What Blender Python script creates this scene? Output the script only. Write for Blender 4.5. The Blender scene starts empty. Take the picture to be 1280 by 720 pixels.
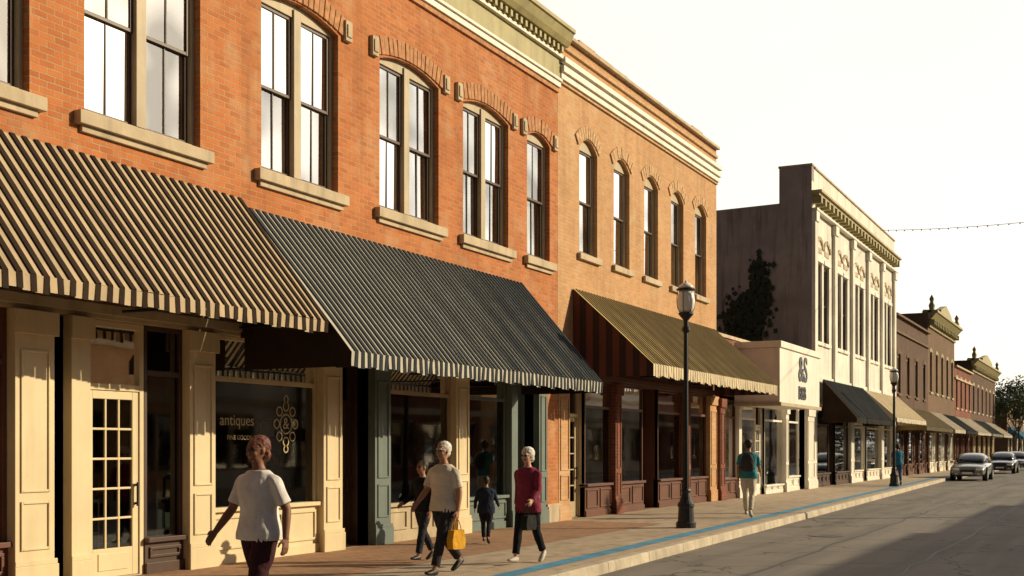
import bpy, bmesh, math, random
from mathutils import Vector, Matrix, noise, kdtree
random.seed(7)
R=random.random
def U(a,b): return a+(b-a)*R()
sc=bpy.context.scene
COL=sc.collection
sc.view_settings.view_transform='Standard'
sc.view_settings.look='None'
sc.view_settings.exposure=0

# ------------------------------------------------------------ materials
class NT:
    def __init__(s,nt): s.t=nt; s.n=nt.nodes; s.l=nt.links
    def node(s,ty,**k):
        n=s.n.new(ty)
        for a,b in k.items(): setattr(n,a,b)
        return n
    def link(s,a,b): s.l.new(a,b)
    def math(s,op,a,b=None,c=None):
        n=s.n.new('ShaderNodeMath'); n.operation=op
        for i,v in enumerate((a,b,c)):
            if v is None: continue
            if isinstance(v,(int,float)): n.inputs[i].default_value=v
            else: s.l.new(v,n.inputs[i])
        return n.outputs[0]
    def mix(s,f,a,b,blend='MIX'):
        n=s.n.new('ShaderNodeMix'); n.data_type='RGBA'; n.blend_type=blend
        for i,v in ((0,f),(6,a),(7,b)):
            if isinstance(v,(int,float)): n.inputs[i].default_value=v
            elif isinstance(v,(tuple,list)): n.inputs[i].default_value=(v[0],v[1],v[2],1)
            else: s.l.new(v,n.inputs[i])
        return n.outputs[2]
    def noise(s,vec,scale,detail=4,rough=.6):
        n=s.n.new('ShaderNodeTexNoise'); n.inputs['Scale'].default_value=scale
        n.inputs['Detail'].default_value=min(detail,2.5); n.inputs['Roughness'].default_value=rough
        if vec is not None: s.l.new(vec,n.inputs['Vector'])
        return n.outputs[0]
    def mapr(s,v,a,b,c,d):
        n=s.n.new('ShaderNodeMapRange'); s.l.new(v,n.inputs[0])
        for i,q in enumerate((a,b,c,d)): n.inputs[i+1].default_value=q
        return n.outputs[0]
    def scalevec(s,v,x,y,z):
        n=s.n.new('ShaderNodeVectorMath'); n.operation='MULTIPLY'; s.l.new(v,n.inputs[0]); n.inputs[1].default_value=(x,y,z)
        return n.outputs[0]
def start(name):
    m=bpy.data.materials.new(name); m.use_nodes=True
    t=NT(m.node_tree); b=t.n['Principled BSDF']; g=t.node('ShaderNodeNewGeometry')
    return m,t,b,g.outputs['Position']
def mul(c,f): return tuple(max(0,min(1,x*f)) for x in c[:3])
def M(name,col,rough=.7,var=.2,ns=2.5,bump=.15,bs=60,metal=0,stain=.25,spec=.4,coat=0,bd=.01):
    m,t,b,P=start(name)
    f=t.mapr(t.noise(P,ns,5),.3,.7,0,1)
    c=t.mix(f,mul(col,1-var),mul(col,1+var))
    if var>.07:
        f2=t.mapr(t.noise(P,ns*9,1),.35,.65,0,1)
        c=t.mix(t.math('MULTIPLY',f2,.35*min(1,var*3)),c,mul(col,.72))
    if stain>0:
        st=t.mapr(t.noise(t.scalevec(P,3.5,3.5,.35),1,6,.7),.5,.72,0,stain)
        c=t.mix(st,c,mul(col,.35))
    t.link(c,b.inputs['Base Color'])
    b.inputs['Roughness'].default_value=rough; b.inputs['Metallic'].default_value=metal
    b.inputs['Specular IOR Level'].default_value=spec
    b.inputs['Coat Weight'].default_value=coat
    if bump>=.15:
        bn=t.node('ShaderNodeBump'); bn.inputs['Strength'].default_value=bump; bn.inputs['Distance'].default_value=bd
        t.link(t.noise(P,bs,1),bn.inputs['Height']); t.link(bn.outputs[0],b.inputs['Normal'])
    return m
def BRICK(name,c1,c2,mortar,bw=.225,bh=.078,ms=.008,stain=.35,flat=False,bumpd=.012,off=.5):
    m,t,b,P=start(name)
    s=t.node('ShaderNodeSeparateXYZ'); t.link(P,s.inputs[0])
    cb=t.node('ShaderNodeCombineXYZ')
    if flat:
        t.link(s.outputs[0],cb.inputs[0]); t.link(s.outputs[1],cb.inputs[1])
    else:
        t.link(t.math('ADD',s.outputs[0],s.outputs[1]),cb.inputs[0]); t.link(s.outputs[2],cb.inputs[1])
    br=t.node('ShaderNodeTexBrick'); br.offset=off
    t.link(cb.outputs[0],br.inputs['Vector'])
    br.inputs['Scale'].default_value=1; br.inputs['Brick Width'].default_value=bw; br.inputs['Row Height'].default_value=bh
    br.inputs['Mortar Size'].default_value=ms; br.inputs['Mortar Smooth'].default_value=.2; br.inputs['Bias'].default_value=-.1
    br.inputs['Color1'].default_value=(*c1,1); br.inputs['Color2'].default_value=(*c2,1); br.inputs['Mortar'].default_value=(*mortar,1)
    c=br.outputs['Color']
    big=t.mapr(t.noise(P,.55,6,.65),.35,.68,0,.5)
    c=t.mix(big,c,mul(c1,.62))
    sm=t.mapr(t.noise(t.scalevec(P,4.6,4.6,12.5),1,1,.5),.4,.7,0,.5)
    c=t.mix(sm,c,mul(c2,1.3))
    pale=t.mapr(t.noise(P,1.6,6,.7),.52,.72,0,.45)
    c=t.mix(pale,c,mul(mortar,1.1))
    st=t.mapr(t.noise(t.scalevec(P,2.8,2.8,.3),1,6,.7),.5,.75,0,stain)
    c=t.mix(st,c,mul(c1,.3))
    t.link(c,b.inputs['Base Color']); b.inputs['Roughness'].default_value=.88; b.inputs['Specular IOR Level'].default_value=.25
    h=t.math('ADD',t.math('MULTIPLY',br.outputs['Fac'],-1.0),t.math('MULTIPLY',t.noise(P,40,1),.6))
    bn=t.node('ShaderNodeBump'); bn.inputs['Strength'].default_value=.7; bn.inputs['Distance'].default_value=bumpd
    t.link(h,bn.inputs['Height']); t.link(bn.outputs[0],b.inputs['Normal'])
    return m
def GLASS(name,refl,tint=(.75,.78,.75),wav=.02,lo=.75,hi=1.2):
    m=bpy.data.materials.new(name); m.use_nodes=True; t=NT(m.node_tree); t.n.remove(t.n['Principled BSDF'])
    out=t.n['Material Output']
    g=t.node('ShaderNodeNewGeometry')
    gl=t.node('ShaderNodeBsdfGlossy'); gl.inputs['Roughness'].default_value=.03; gl.inputs['Color'].default_value=(.95,.95,.93,1)
    tr=t.node('ShaderNodeBsdfTransparent'); tr.inputs['Color'].default_value=(*tint,1)
    fr=t.node('ShaderNodeFresnel'); fr.inputs['IOR'].default_value=1.5
    nz=t.mapr(t.noise(g.outputs['Position'],.9,1),.35,.65,lo,hi)
    f=t.math('MULTIPLY',t.math('ADD',t.math('MULTIPLY',fr.outputs[0],1.3),refl),nz)
    bn=t.node('ShaderNodeBump'); bn.inputs['Strength'].default_value=.5; bn.inputs['Distance'].default_value=wav
    t.link(t.noise(g.outputs['Position'],1.3,0),bn.inputs['Height']); t.link(bn.outputs[0],gl.inputs['Normal'])
    mx=t.node('ShaderNodeMixShader'); mf=t.math('MINIMUM',f,1.0); t.link(mf,mx.inputs[0]); t.link(tr.outputs[0],mx.inputs[1]); t.link(gl.outputs[0],mx.inputs[2])
    t.link(mx.outputs[0],out.inputs[0]); return m

brick1=BRICK('brick_orange',(.56,.200,.066),(.37,.118,.042),(.50,.33,.19))
brick2=BRICK('brick_tan',(.60,.35,.17),(.48,.25,.118),(.55,.41,.26),stain=.3)
brick3=BRICK('brick_brown',(.20,.125,.075),(.15,.085,.05),(.2,.15,.11))
brickR=BRICK('brick_red_dark',(.24,.08,.045),(.17,.055,.035),(.25,.17,.13))
brickD=BRICK('brick_umber',(.13,.075,.05),(.10,.055,.04),(.16,.12,.09))
brickArch=M('arch_brick',(.46,.22,.10),.85,.35,9,.3,50,stain=.1)
brickArch2=M('arch_brick_tan',(.54,.34,.18),.85,.3,9,.3,50,stain=.1)
stone=M('limestone',(.50,.40,.27),.8,.15,2,.2,40,stain=.45)
cream=M('cream_paint',(.68,.56,.35),.5,.08,1.5,.1,30,stain=.22)
creamD=M('cream_paint_worn',(.45,.36,.23),.55,.12,2,.1,30,stain=.35)
goldM=M('gold_leaf_lettering',(.48,.37,.18),.45,.15,2,.0,30,stain=.1)
tealp=M('teal_gray_paint',(.13,.165,.15),.55,.12,2,.1,30,stain=.25)
redp=M('red_brown_paint',(.13,.05,.03),.5,.15,2,.1,30,stain=.25)
sash=M('dark_sash_paint',(.075,.042,.03),.45,.15,3,.05,30,stain=.1)
white=M('white_paint',(.76,.71,.61),.5,.06,1.2,.08,30,stain=.3)
whitew=M('white_render_wall',(.72,.68,.60),.8,.15,.8,.2,25,stain=.45)
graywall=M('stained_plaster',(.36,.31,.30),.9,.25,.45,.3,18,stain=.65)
cornG=M('cornice_green_gold',(.36,.31,.14),.6,.15,2,.1,30,stain=.4)
cornD=M('cornice_dark',(.10,.085,.06),.6,.2,2,.1,30)
black=M('black_iron',(.018,.018,.02),.4,.2,5,.1,60,metal=.0,stain=0)
roofm=M('tar_roof',(.06,.058,.055),.9)
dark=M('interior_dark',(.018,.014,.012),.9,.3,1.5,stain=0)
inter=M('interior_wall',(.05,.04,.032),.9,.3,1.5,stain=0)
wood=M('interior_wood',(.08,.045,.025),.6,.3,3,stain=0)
blind=M('window_blind',(.55,.49,.39),.8,.06,3,0,stain=.1)
glassU=GLASS('upper_glass',.44,wav=.010,lo=.6,hi=1.35)
glassS=GLASS('shop_glass',.04,(.45,.47,.45),wav=.004)
glassC=GLASS('clear_shop_glass',.28,(.6,.65,.66),wav=.005)
alum=M('aluminium',(.55,.56,.57),.35,.05,3,0,metal=.6,stain=0)
awn_cream=M('awning_cream_fabric',(.48,.365,.23),.85,.12,1.3,.2,120,stain=.35)
awn_dark=M('awning_charcoal_fabric',(.036,.024,.017),.95,.25,1.3,.2,120,stain=.0,spec=.08)
awn_pale=M('awning_pale_blue_fabric',(.50,.46,.38),.85,.12,1.3,.2,120,stain=.3)
awn_slate=M('awning_slate_fabric',(.036,.043,.050),.95,.2,1.3,.2,120,stain=0,spec=.1)
awn_gold=M('awning_gold_fabric',(.45,.34,.12),.85,.15,1.2,.2,120,stain=.35)
awn_olive=M('awning_olive_fabric',(.17,.125,.05),.85,.15,1.2,.2,120,stain=.2)
awn_redb=M('awning_red_fabric',(.12,.04,.028),.85,.15,1.2,.2,120)
awn_brown=M('awning_brown_fabric',(.03,.017,.015),.85,.15,1.2,.2,120)
val_cream=M('valance_cream',(.62,.51,.34),.85,.1,1.3,.2,120,stain=.35)
blueP=M('faded_blue_paint',(.075,.27,.44),.75,.3,2.2,.3,70,stain=.5)
yellowP=M('road_paint',(.55,.42,.12),.8,.25,3,.2,70,stain=.3)
concrete_curb=M('kerb_stone',(.48,.41,.31),.85,.25,2,.4,35,stain=.4)
sidewalkM=BRICK('sidewalk_slabs',(.48,.38,.28),(.42,.33,.24),(.15,.12,.09),bw=1.5,bh=1.5,ms=.012,stain=.4,flat=True,bumpd=.01,off=0)
paverM=BRICK('brick_pavers',(.42,.25,.15),(.35,.19,.11),(.2,.14,.1),bw=.22,bh=.11,ms=.008,stain=.3,flat=True)
def mk_asphalt():
    m,t,b,P=start('asphalt')
    f=t.mapr(t.noise(P,.35,6,.65),.35,.65,0,1)
    c=t.mix(f,(.135,.118,.100),(.20,.175,.15))
    g=t.mapr(t.noise(P,90,3,.7),.35,.7,0,.8)
    c=t.mix(g,c,(.25,.225,.195))
    w=t.mapr(t.noise(t.scalevec(P,.15,1.6,1),1,4),.45,.65,0,.5)
    c=t.mix(w,c,(.085,.075,.068))
    vo=t.node('ShaderNodeTexVoronoi',feature='DISTANCE_TO_EDGE'); vo.inputs['Scale'].default_value=.32
    wn=t.node('ShaderNodeTexNoise'); wn.inputs['Scale'].default_value=1.5; wn.inputs['Detail'].default_value=3; t.link(P,wn.inputs['Vector'])
    av=t.node('ShaderNodeVectorMath',operation='ADD'); t.link(P,av.inputs[0]); t.link(wn.outputs['Color'],av.inputs[1]); t.link(av.outputs[0],vo.inputs['Vector'])
    ck=t.mapr(vo.outputs['Distance'],.0,.012,.85,0)
    c=t.mix(ck,c,(.03,.027,.025))
    t.link(c,b.inputs['Base Color']); b.inputs['Roughness'].default_value=.78; b.inputs['Specular IOR Level'].default_value=.3
    bn=t.node('ShaderNodeBump'); bn.inputs['Strength'].default_value=.4; bn.inputs['Distance'].default_value=.006
    t.link(t.noise(P,120,1),bn.inputs['Height']); t.link(bn.outputs[0],b.inputs['Normal']); return m
asphalt=mk_asphalt()
tarm=M('tar_repair',(.045,.042,.04),.6,.3,3,.3,60,stain=0)
earth=M('earth_ground',(.10,.085,.06),.95,.3,.4,.3,10,stain=0)
leafM=M('foliage',(.07,.095,.03),.7,.5,1.2,0,stain=0)
leafD=M('dark_ivy',(.025,.035,.018),.7,.5,3,0,stain=0)
bark=M('bark',(.09,.065,.045),.9,.3,6,.5,30,stain=0)
globeM=M('frosted_lantern_glass',(.78,.75,.68),.25,.03,3,0,stain=.1,coat=.5)

# ------------------------------------------------------------ mesh bag
def empty(name,loc=(0,0,0)):
    o=bpy.data.objects.new(name,None); o.location=loc; o.empty_display_size=.3; COL.objects.link(o); return o
class MB:
    def __init__(s): s.v=[]; s.f=[]; s.m=[]; s.mats=[]
    def mi(s,m):
        if m not in s.mats: s.mats.append(m)
        return s.mats.index(m)
    def poly(s,pts,m):
        b=len(s.v); s.v+= [tuple(p) for p in pts]; s.f.append(tuple(range(b,b+len(pts)))); s.m.append(s.mi(m))
    def box(s,x0,x1,y0,y1,z0,z1,m):
        if x0>x1:x0,x1=x1,x0
        if y0>y1:y0,y1=y1,y0
        if z0>z1:z0,z1=z1,z0
        b=len(s.v)
        s.v+=[(x0,y0,z0),(x1,y0,z0),(x1,y1,z0),(x0,y1,z0),(x0,y0,z1),(x1,y0,z1),(x1,y1,z1),(x0,y1,z1)]
        k=s.mi(m)
        for f in ((0,3,2,1),(4,5,6,7),(0,1,5,4),(1,2,6,5),(2,3,7,6),(3,0,4,7)):
            s.f.append(tuple(b+i for i in f)); s.m.append(k)
    def prism(s,pts,y0,y1,m):  # pts (x,z)
        n=len(pts); b=len(s.v); k=s.mi(m)
        s.v+=[(p[0],y0,p[1]) for p in pts]+[(p[0],y1,p[1]) for p in pts]
        s.f.append(tuple(range(b,b+n))); s.m.append(k)
        s.f.append(tuple(b+n+i for i in reversed(range(n)))); s.m.append(k)
        for i in range(n):
            j=(i+1)%n; s.f.append((b+i,b+n+i,b+n+j,b+j)); s.m.append(k)
    def prismx(s,pts,x0,x1,m): # pts (y,z)
        n=len(pts); b=len(s.v); k=s.mi(m)
        s.v+=[(x0,p[0],p[1]) for p in pts]+[(x1,p[0],p[1]) for p in pts]
        s.f.append(tuple(range(b,b+n))); s.m.append(k)
        s.f.append(tuple(b+n+i for i in reversed(range(n)))); s.m.append(k)
        for i in range(n):
            j=(i+1)%n; s.f.append((b+i,b+n+i,b+n+j,b+j)); s.m.append(k)
    def rev(s,prof,m,c=(0,0,0),seg=16,rib=0):  # prof (r,z)
        b=len(s.v); k=s.mi(m)
        for r,z in prof:
            for i in range(seg):
                a=2*math.pi*i/seg; rr=r*(1-rib*(i%2)); s.v.append((c[0]+rr*math.cos(a),c[1]+rr*math.sin(a),c[2]+z))
        for j in range(len(prof)-1):
            for i in range(seg):
                s.f.append((b+j*seg+i,b+j*seg+(i+1)%seg,b+(j+1)*seg+(i+1)%seg,b+(j+1)*seg+i)); s.m.append(k)
        s.f.append(tuple(b+i for i in reversed(range(seg)))); s.m.append(k)
        e=b+(len(prof)-1)*seg; s.f.append(tuple(e+i for i in range(seg))); s.m.append(k)
    def rod(s,a,bb,r,m,seg=8):
        a=Vector(a); bb=Vector(bb); t=(bb-a).normalized(); u=t.orthogonal().normalized(); w=t.cross(u)
        b=len(s.v); k=s.mi(m)
        for p in (a,bb):
            for i in range(seg):
                g=2*math.pi*i/seg; s.v.append(tuple(p+(u*math.cos(g)+w*math.sin(g))*r))
        for i in range(seg):
            j=(i+1)%seg; s.f.append((b+i,b+j,b+seg+j,b+seg+i)); s.m.append(k)
        s.f.append(tuple(b+i for i in reversed(range(seg)))); s.m.append(k); s.f.append(tuple(b+seg+i for i in range(seg))); s.m.append(k)
    def ring(s,cx,cz,r0,r1,y,m,n=32):
        for k in range(n):
            a0=2*math.pi*k/n; a1=2*math.pi*(k+1)/n
            s.poly([(cx+r0*math.cos(a0),y,cz+r0*math.sin(a0)),(cx+r1*math.cos(a0),y,cz+r1*math.sin(a0)),(cx+r1*math.cos(a1),y,cz+r1*math.sin(a1)),(cx+r0*math.cos(a1),y,cz+r0*math.sin(a1))],m)
    def build(s,name,parent=None,bevel=0,smooth=False,fix=True):
        me=bpy.data.meshes.new(name); me.from_pydata(s.v,[],s.f)
        for m in s.mats: me.materials.append(m)
        me.polygons.foreach_set('material_index',s.m)
        if smooth: me.polygons.foreach_set('use_smooth',[True]*len(me.polygons))
        me.update()
        o=bpy.data.objects.new(name,me); COL.objects.link(o)
        if fix:
            bm=bmesh.new(); bm.from_mesh(me); bmesh.ops.recalc_face_normals(bm,faces=bm.faces); bm.to_mesh(me); bm.free()
        if bevel:
            md=o.modifiers.new('bevel','BEVEL'); md.width=bevel; md.segments=2; md.limit_method='ANGLE'; md.angle_limit=math.radians(50)
            md.harden_normals=False
        if parent: o.parent=parent
        return o

# ------------------------------------------------------------ walls
FY=10.9
def arcz(u,zb,rise): return zb-rise+rise*(1-(2*u-1)**2)
def wall(mb,x0,x1,z0,z1,y,ops,depth,m,rm=None):
    rm=rm or m; ops=sorted(ops); x=x0
    for (xa,xb,za,zb,rise) in ops:
        if xa>x: mb.poly([(x,y,z0),(xa,y,z0),(xa,y,z1),(x,y,z1)],m)
        if za>z0: mb.poly([(xa,y,z0),(xb,y,z0),(xb,y,za),(xa,y,za)],m)
        N=8 if rise>0 else 1
        zs=[arcz(i/N,zb,rise) if rise>0 else zb for i in range(N+1)]
        xs=[xa+(xb-xa)*i/N for i in range(N+1)]
        for i in range(N):
            mb.poly([(xs[i],y,zs[i]),(xs[i+1],y,zs[i+1]),(xs[i+1],y,z1),(xs[i],y,z1)],m)
            mb.poly([(xs[i],y,zs[i]),(xs[i],y+depth,zs[i]),(xs[i+1],y+depth,zs[i+1]),(xs[i+1],y,zs[i+1])],rm)
        mb.poly([(xa,y,za),(xa,y+depth,za),(xa,y+depth,zs[0]),(xa,y,zs[0])],rm)
        mb.poly([(xb,y,za),(xb,y,zs[-1]),(xb,y+depth,zs[-1]),(xb,y+depth,za)],rm)
        mb.poly([(xa,y,za),(xb,y,za),(xb,y+depth,za),(xa,y+depth,za)],rm)
        x=xb
    if x<x1: mb.poly([(x,y,z0),(x1,y,z0),(x1,y,z1),(x,y,z1)],m)
def shell(mb,x0,x1,z0,z1,y,dep,m,roof=None,para=.6):
    mb.poly([(x0,y,z0),(x0,y,z1),(x0,y+dep,z1),(x0,y+dep,z0)],m)
    mb.poly([(x1,y,z0),(x1,y+dep,z0),(x1,y+dep,z1),(x1,y,z1)],m)
    mb.poly([(x0,y+dep,z0),(x0,y+dep,z1),(x1,y+dep,z1),(x1,y+dep,z0)],m)
    mb.poly([(x0,y,z1-para),(x1,y,z1-para),(x1,y+dep,z1-para),(x0,y+dep,z1-para)],roof or roofm)
    mb.poly([(x0,y+.3,z1-para),(x1,y+.3,z1-para),(x1,y+.3,z1),(x0,y+.3,z1)],m)
def voussoirs(mb,xa,xb,zb,rise,y,h,m,n=13,proud=.03):
    w=(xb-xa); ext=.10
    def pt(u,o):
        x=xa-ext+(w+2*ext)*u; z=zb-rise+rise*(1-(2*u-1)**2)+.02
        dx=1; dz=rise*(-2)*(2*u-1)*2/(w+2*ext)
        l=math.hypot(dx,dz); return (x-dz/l*o, z+dx/l*o)
    for i in range(n):
        a=(i+.06)/n; b=(i+.94)/n
        mb.prism([pt(a,0),pt(b,0),pt(b,h*U(.97,1.03)),pt(a,h*U(.97,1.03))],y-proud*U(.8,1.2),y+.05,m)
def window(fr,gl,bl,xa,xb,za,zb,y,pair,fm,sm,gm,munt=True,rise=0):
    yf=y+.10
    w=.07
    fr.box(xa,xa+w,yf,yf+.12,za,zb,fm); fr.box(xb-w,xb,yf,yf+.12,za,zb,fm)
    fr.box(xa+w,xb-w,yf,yf+.12,zb-w-rise*.75,zb,fm); fr.box(xa+w,xb-w,yf-.02,yf+.12,za,za+w,fm)
    xs=[(xa+w,xb-w)]
    if pair:
        c=(xa+xb)/2; cw=.085
        fr.box(c-cw,c+cw,yf-.03,yf+.12,za+w,zb-w,fm)
        xs=[(xa+w,c-cw),(c+cw,xb-w)]
    for (a,b) in xs:
        z0=za+w; z1=zb-w-rise*.75; zm=(z0+z1)/2; s=.05
        for (q0,q1,yy) in ((z0,zm+.025,yf+.06),(zm-.025,z1,yf+.03)):
            fr.box(a+.002,a+s,yy,yy+.04,q0,q1,sm); fr.box(b-s,b-.002,yy,yy+.04,q0,q1,sm)
            fr.box(a+s,b-s,yy,yy+.04,q0+.002,q0+s,sm); fr.box(a+s,b-s,yy,yy+.04,q1-s,q1-.002,sm)
            if munt: fr.box((a+b)/2-.013,(a+b)/2+.013,yy+.005,yy+.035,q0+s,q1-s,sm)
            ti=U(-.006,.006); tj=U(-.006,.006)
            gl.poly([(a+s,yy+.02+ti,q0+s),(b-s,yy+.02-ti,q0+s),(b-s,yy+.02-ti+tj,q1-s),(a+s,yy+.02+ti+tj,q1-s)],gm)
        hb=random.choice([.12,.3,.5,.55,1.0])*(z1-z0)*U(.85,1)
        bl.poly([(a,yf+.2,z1-hb),(b,yf+.2,z1-hb),(b,yf+.2,z1),(a,yf+.2,z1)],blind)
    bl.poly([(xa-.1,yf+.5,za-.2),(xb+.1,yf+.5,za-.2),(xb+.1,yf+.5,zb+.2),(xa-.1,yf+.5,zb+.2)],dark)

def door(fr,gl,a,b,y,z0,z1,m,cols=3,rows=5,gm=None):
    s=.10; kick=.35
    fr.box(a,a+s,y,y+.05,z0,z1,m); fr.box(b-s,b,y,y+.05,z0,z1,m)
    fr.box(a+s,b-s,y,y+.05,z0,z0+kick,m); fr.box(a+s,b-s,y,y+.05,z1-s,z1,m)
    fr.box(a+s+.08,b-s-.08,y-.012,y+.0,z0+.08,z0+kick-.06,m)
    for i in range(1,cols):
        x=a+s+(b-a-2*s)*i/cols; fr.box(x-.014,x+.014,y+.008,y+.042,z0+kick,z1-s,m)
    for i in range(1,rows):
        z=z0+kick+(z1-s-z0-kick)*i/rows; fr.box(a+s,b-s,y+.01,y+.04,z-.014,z+.014,m)
    gl.poly([(a+s,y+.025,z0+kick),(b-s,y+.025,z0+kick),(b-s,y+.025,z1-s),(a+s,y+.025,z1-s)],gm or glassS)
    fr.box(b-s+.03,b-s+.055,y-.06,y-.035,z0+.85,z0+1.15,black); fr.box(b-s+.03,b-s+.055,y-.04,y,z0+.87,z0+.9,black); fr.box(b-s+.03,b-s+.055,y-.04,y,z0+1.1,z0+1.13,black)
def storefront(name,parent,items,y,zt,gm=None,transom=2.55,lint=None,ztl=3.9):
    gm=gm or glassS
    fr=MB(); gl=MB()
    xs=[i[1] for i in items]+[i[2] for i in items]; X0,X1=min(xs),max(xs)
    if lint:
        fr.box(X0,X1,y-.10,y+.3,zt,ztl-.003,lint); fr.box(X0,X1,y-.16,y-.10,zt+.05,zt+.17,lint)
    for it in items:
        k,a,b,m=it[0],it[1],it[2],it[3]
        if k=='pier':
            fr.box(a,b,y-.13,y+.22,0,zt-.002,m)
            fr.box(a-.03,b+.03,y-.17,y-.13,0,.28,m); fr.box(a-.02,b+.02,y-.16,y-.13,.28,.34,m)
            fr.box(a-.03,b+.03,y-.18,y-.13,zt-.28,zt-.01,m)
            if b-a>.3:
                for (p,q) in ((.45,1.0),(1.1,zt-.45)):
                    fr.box(a+.07,a+.10,y-.15,y-.13,p,q,m); fr.box(b-.10,b-.07,y-.15,y-.13,p,q,m)
                    fr.box(a+.10,b-.10,y-.15,y-.13,p,p+.03,m); fr.box(a+.10,b-.10,y-.15,y-.13,q-.03,q,m)
        elif k=='win':
            bk=it[4] if len(it)>4 else .65
            fr.box(a,b,y-.02,y+.12,0,bk,m); fr.box(a,b,y-.09,y+.14,bk,bk+.06,m); fr.box(a,b,y-.05,y-.02,0,.14,m)
            n=max(1,round((b-a)/.8)); 
            for i in range(n):
                p=a+(b-a)*i/n+.07; q=a+(b-a)*(i+1)/n-.07
                fr.box(p,q,y-.045,y-.02,.2,.24,m); fr.box(p,q,y-.045,y-.02,bk-.1,bk-.06,m)
                fr.box(p,p+.04,y-.045,y-.02,.24,bk-.1,m); fr.box(q-.04,q,y-.045,y-.02,.24,bk-.1,m)
            f=.06
            fr.box(a,a+f,y,y+.08,bk+.06,zt-.003,m); fr.box(b-f,b,y,y+.08,bk+.06,zt-.003,m)
            fr.box(a+f,b-f,y,y+.08,zt-f,zt-.003,m); fr.box(a+f,b-f,y,y+.08,transom-.035,transom+.035,m)
            n2=max(1,round((b-a)/2.6))
            for i in range(1,n2):
                x=a+(b-a)*i/n2; fr.box(x-.025,x+.025,y+.01,y+.07,bk+.06,transom-.035,m)
            gl.poly([(a+f,y+.04,bk+.06),(b-f,y+.04,bk+.06),(b-f,y+.04,transom),(a+f,y+.04,transom)],gm)
            gl.poly([(a+f,y+.045,transom),(b-f,y+.045,transom),(b-f,y+.04,zt-f),(a+f,y+.04,zt-f)],gm)
        elif k=='door':
            rec=it[4] if len(it)>4 else .0
            yy=y+rec; zd=2.3
            if rec>0:
                fr.box(a-.03,a,y,yy+.05,0,zt-.003,m); fr.box(b,b+.03,y,yy+.05,0,zt-.003,m)
            fr.box(a,a+.07,yy,yy+.1,0,zt-.003,m); fr.box(b-.07,b,yy,yy+.1,0,zt-.003,m)
            fr.box(a+.07,b-.07,yy,yy+.1,zd,zd+.08,m); fr.box(a+.07,b-.07,yy,yy+.1,zt-.08,zt-.003,m)
            gl.poly([(a+.07,yy+.05,zd+.08),(b-.07,yy+.05,zd+.08),(b-.07,yy+.05,zt-.08),(a+.07,yy+.05,zt-.08)],gm)
            door(fr,gl,a+.075,b-.075,yy+.02,.02,zd-.005,it[5] if len(it)>5 else m)
            fr.box(a+.07,b-.07,yy-.02,yy+.1,.0,.018,stone)
    fr.build(name+'_frames',parent,bevel=.006); gl.build(name+'_glass',parent)
def interior(parent,x0,x1,y,zt,dep=4,seed=1):
    rr=random.Random(seed); mb=MB(); y0=y+.33; y1=y+dep
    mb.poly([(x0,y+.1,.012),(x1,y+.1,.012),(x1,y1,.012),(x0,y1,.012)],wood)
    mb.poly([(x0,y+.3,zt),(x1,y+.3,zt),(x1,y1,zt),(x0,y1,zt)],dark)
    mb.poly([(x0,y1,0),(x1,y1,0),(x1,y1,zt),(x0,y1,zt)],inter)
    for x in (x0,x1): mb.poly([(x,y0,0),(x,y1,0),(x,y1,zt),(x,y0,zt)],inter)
    cols=[wood,inter,creamD,redp,tealp,dark,blind]
    x=x0+.5
    while x<x1-1.2:
        if rr.random()<.6:
            w=rr.uniform(.6,1.2); yy=y0+rr.uniform(.8,2.2); 
            for z in (.4,.85,1.3,1.75):
                mb.box(x,x+w,yy,yy+.3,z,z+.03,wood)
                q=x+.04
                while q<x+w-.12:
                    h=rr.uniform(.1,.3); ww=rr.uniform(.05,.14); mb.box(q,q+ww,yy+.05,yy+.22,z+.031,z+.03+h,rr.choice(cols)); q+=ww+rr.uniform(.01,.08)
            mb.box(x-.03,x,yy,yy+.3,0,2.05,wood); mb.box(x+w,x+w+.03,yy,yy+.3,0,2.05,wood)
        x+=rr.uniform(1.2,2.0)
    mb.build('interior',parent)

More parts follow.
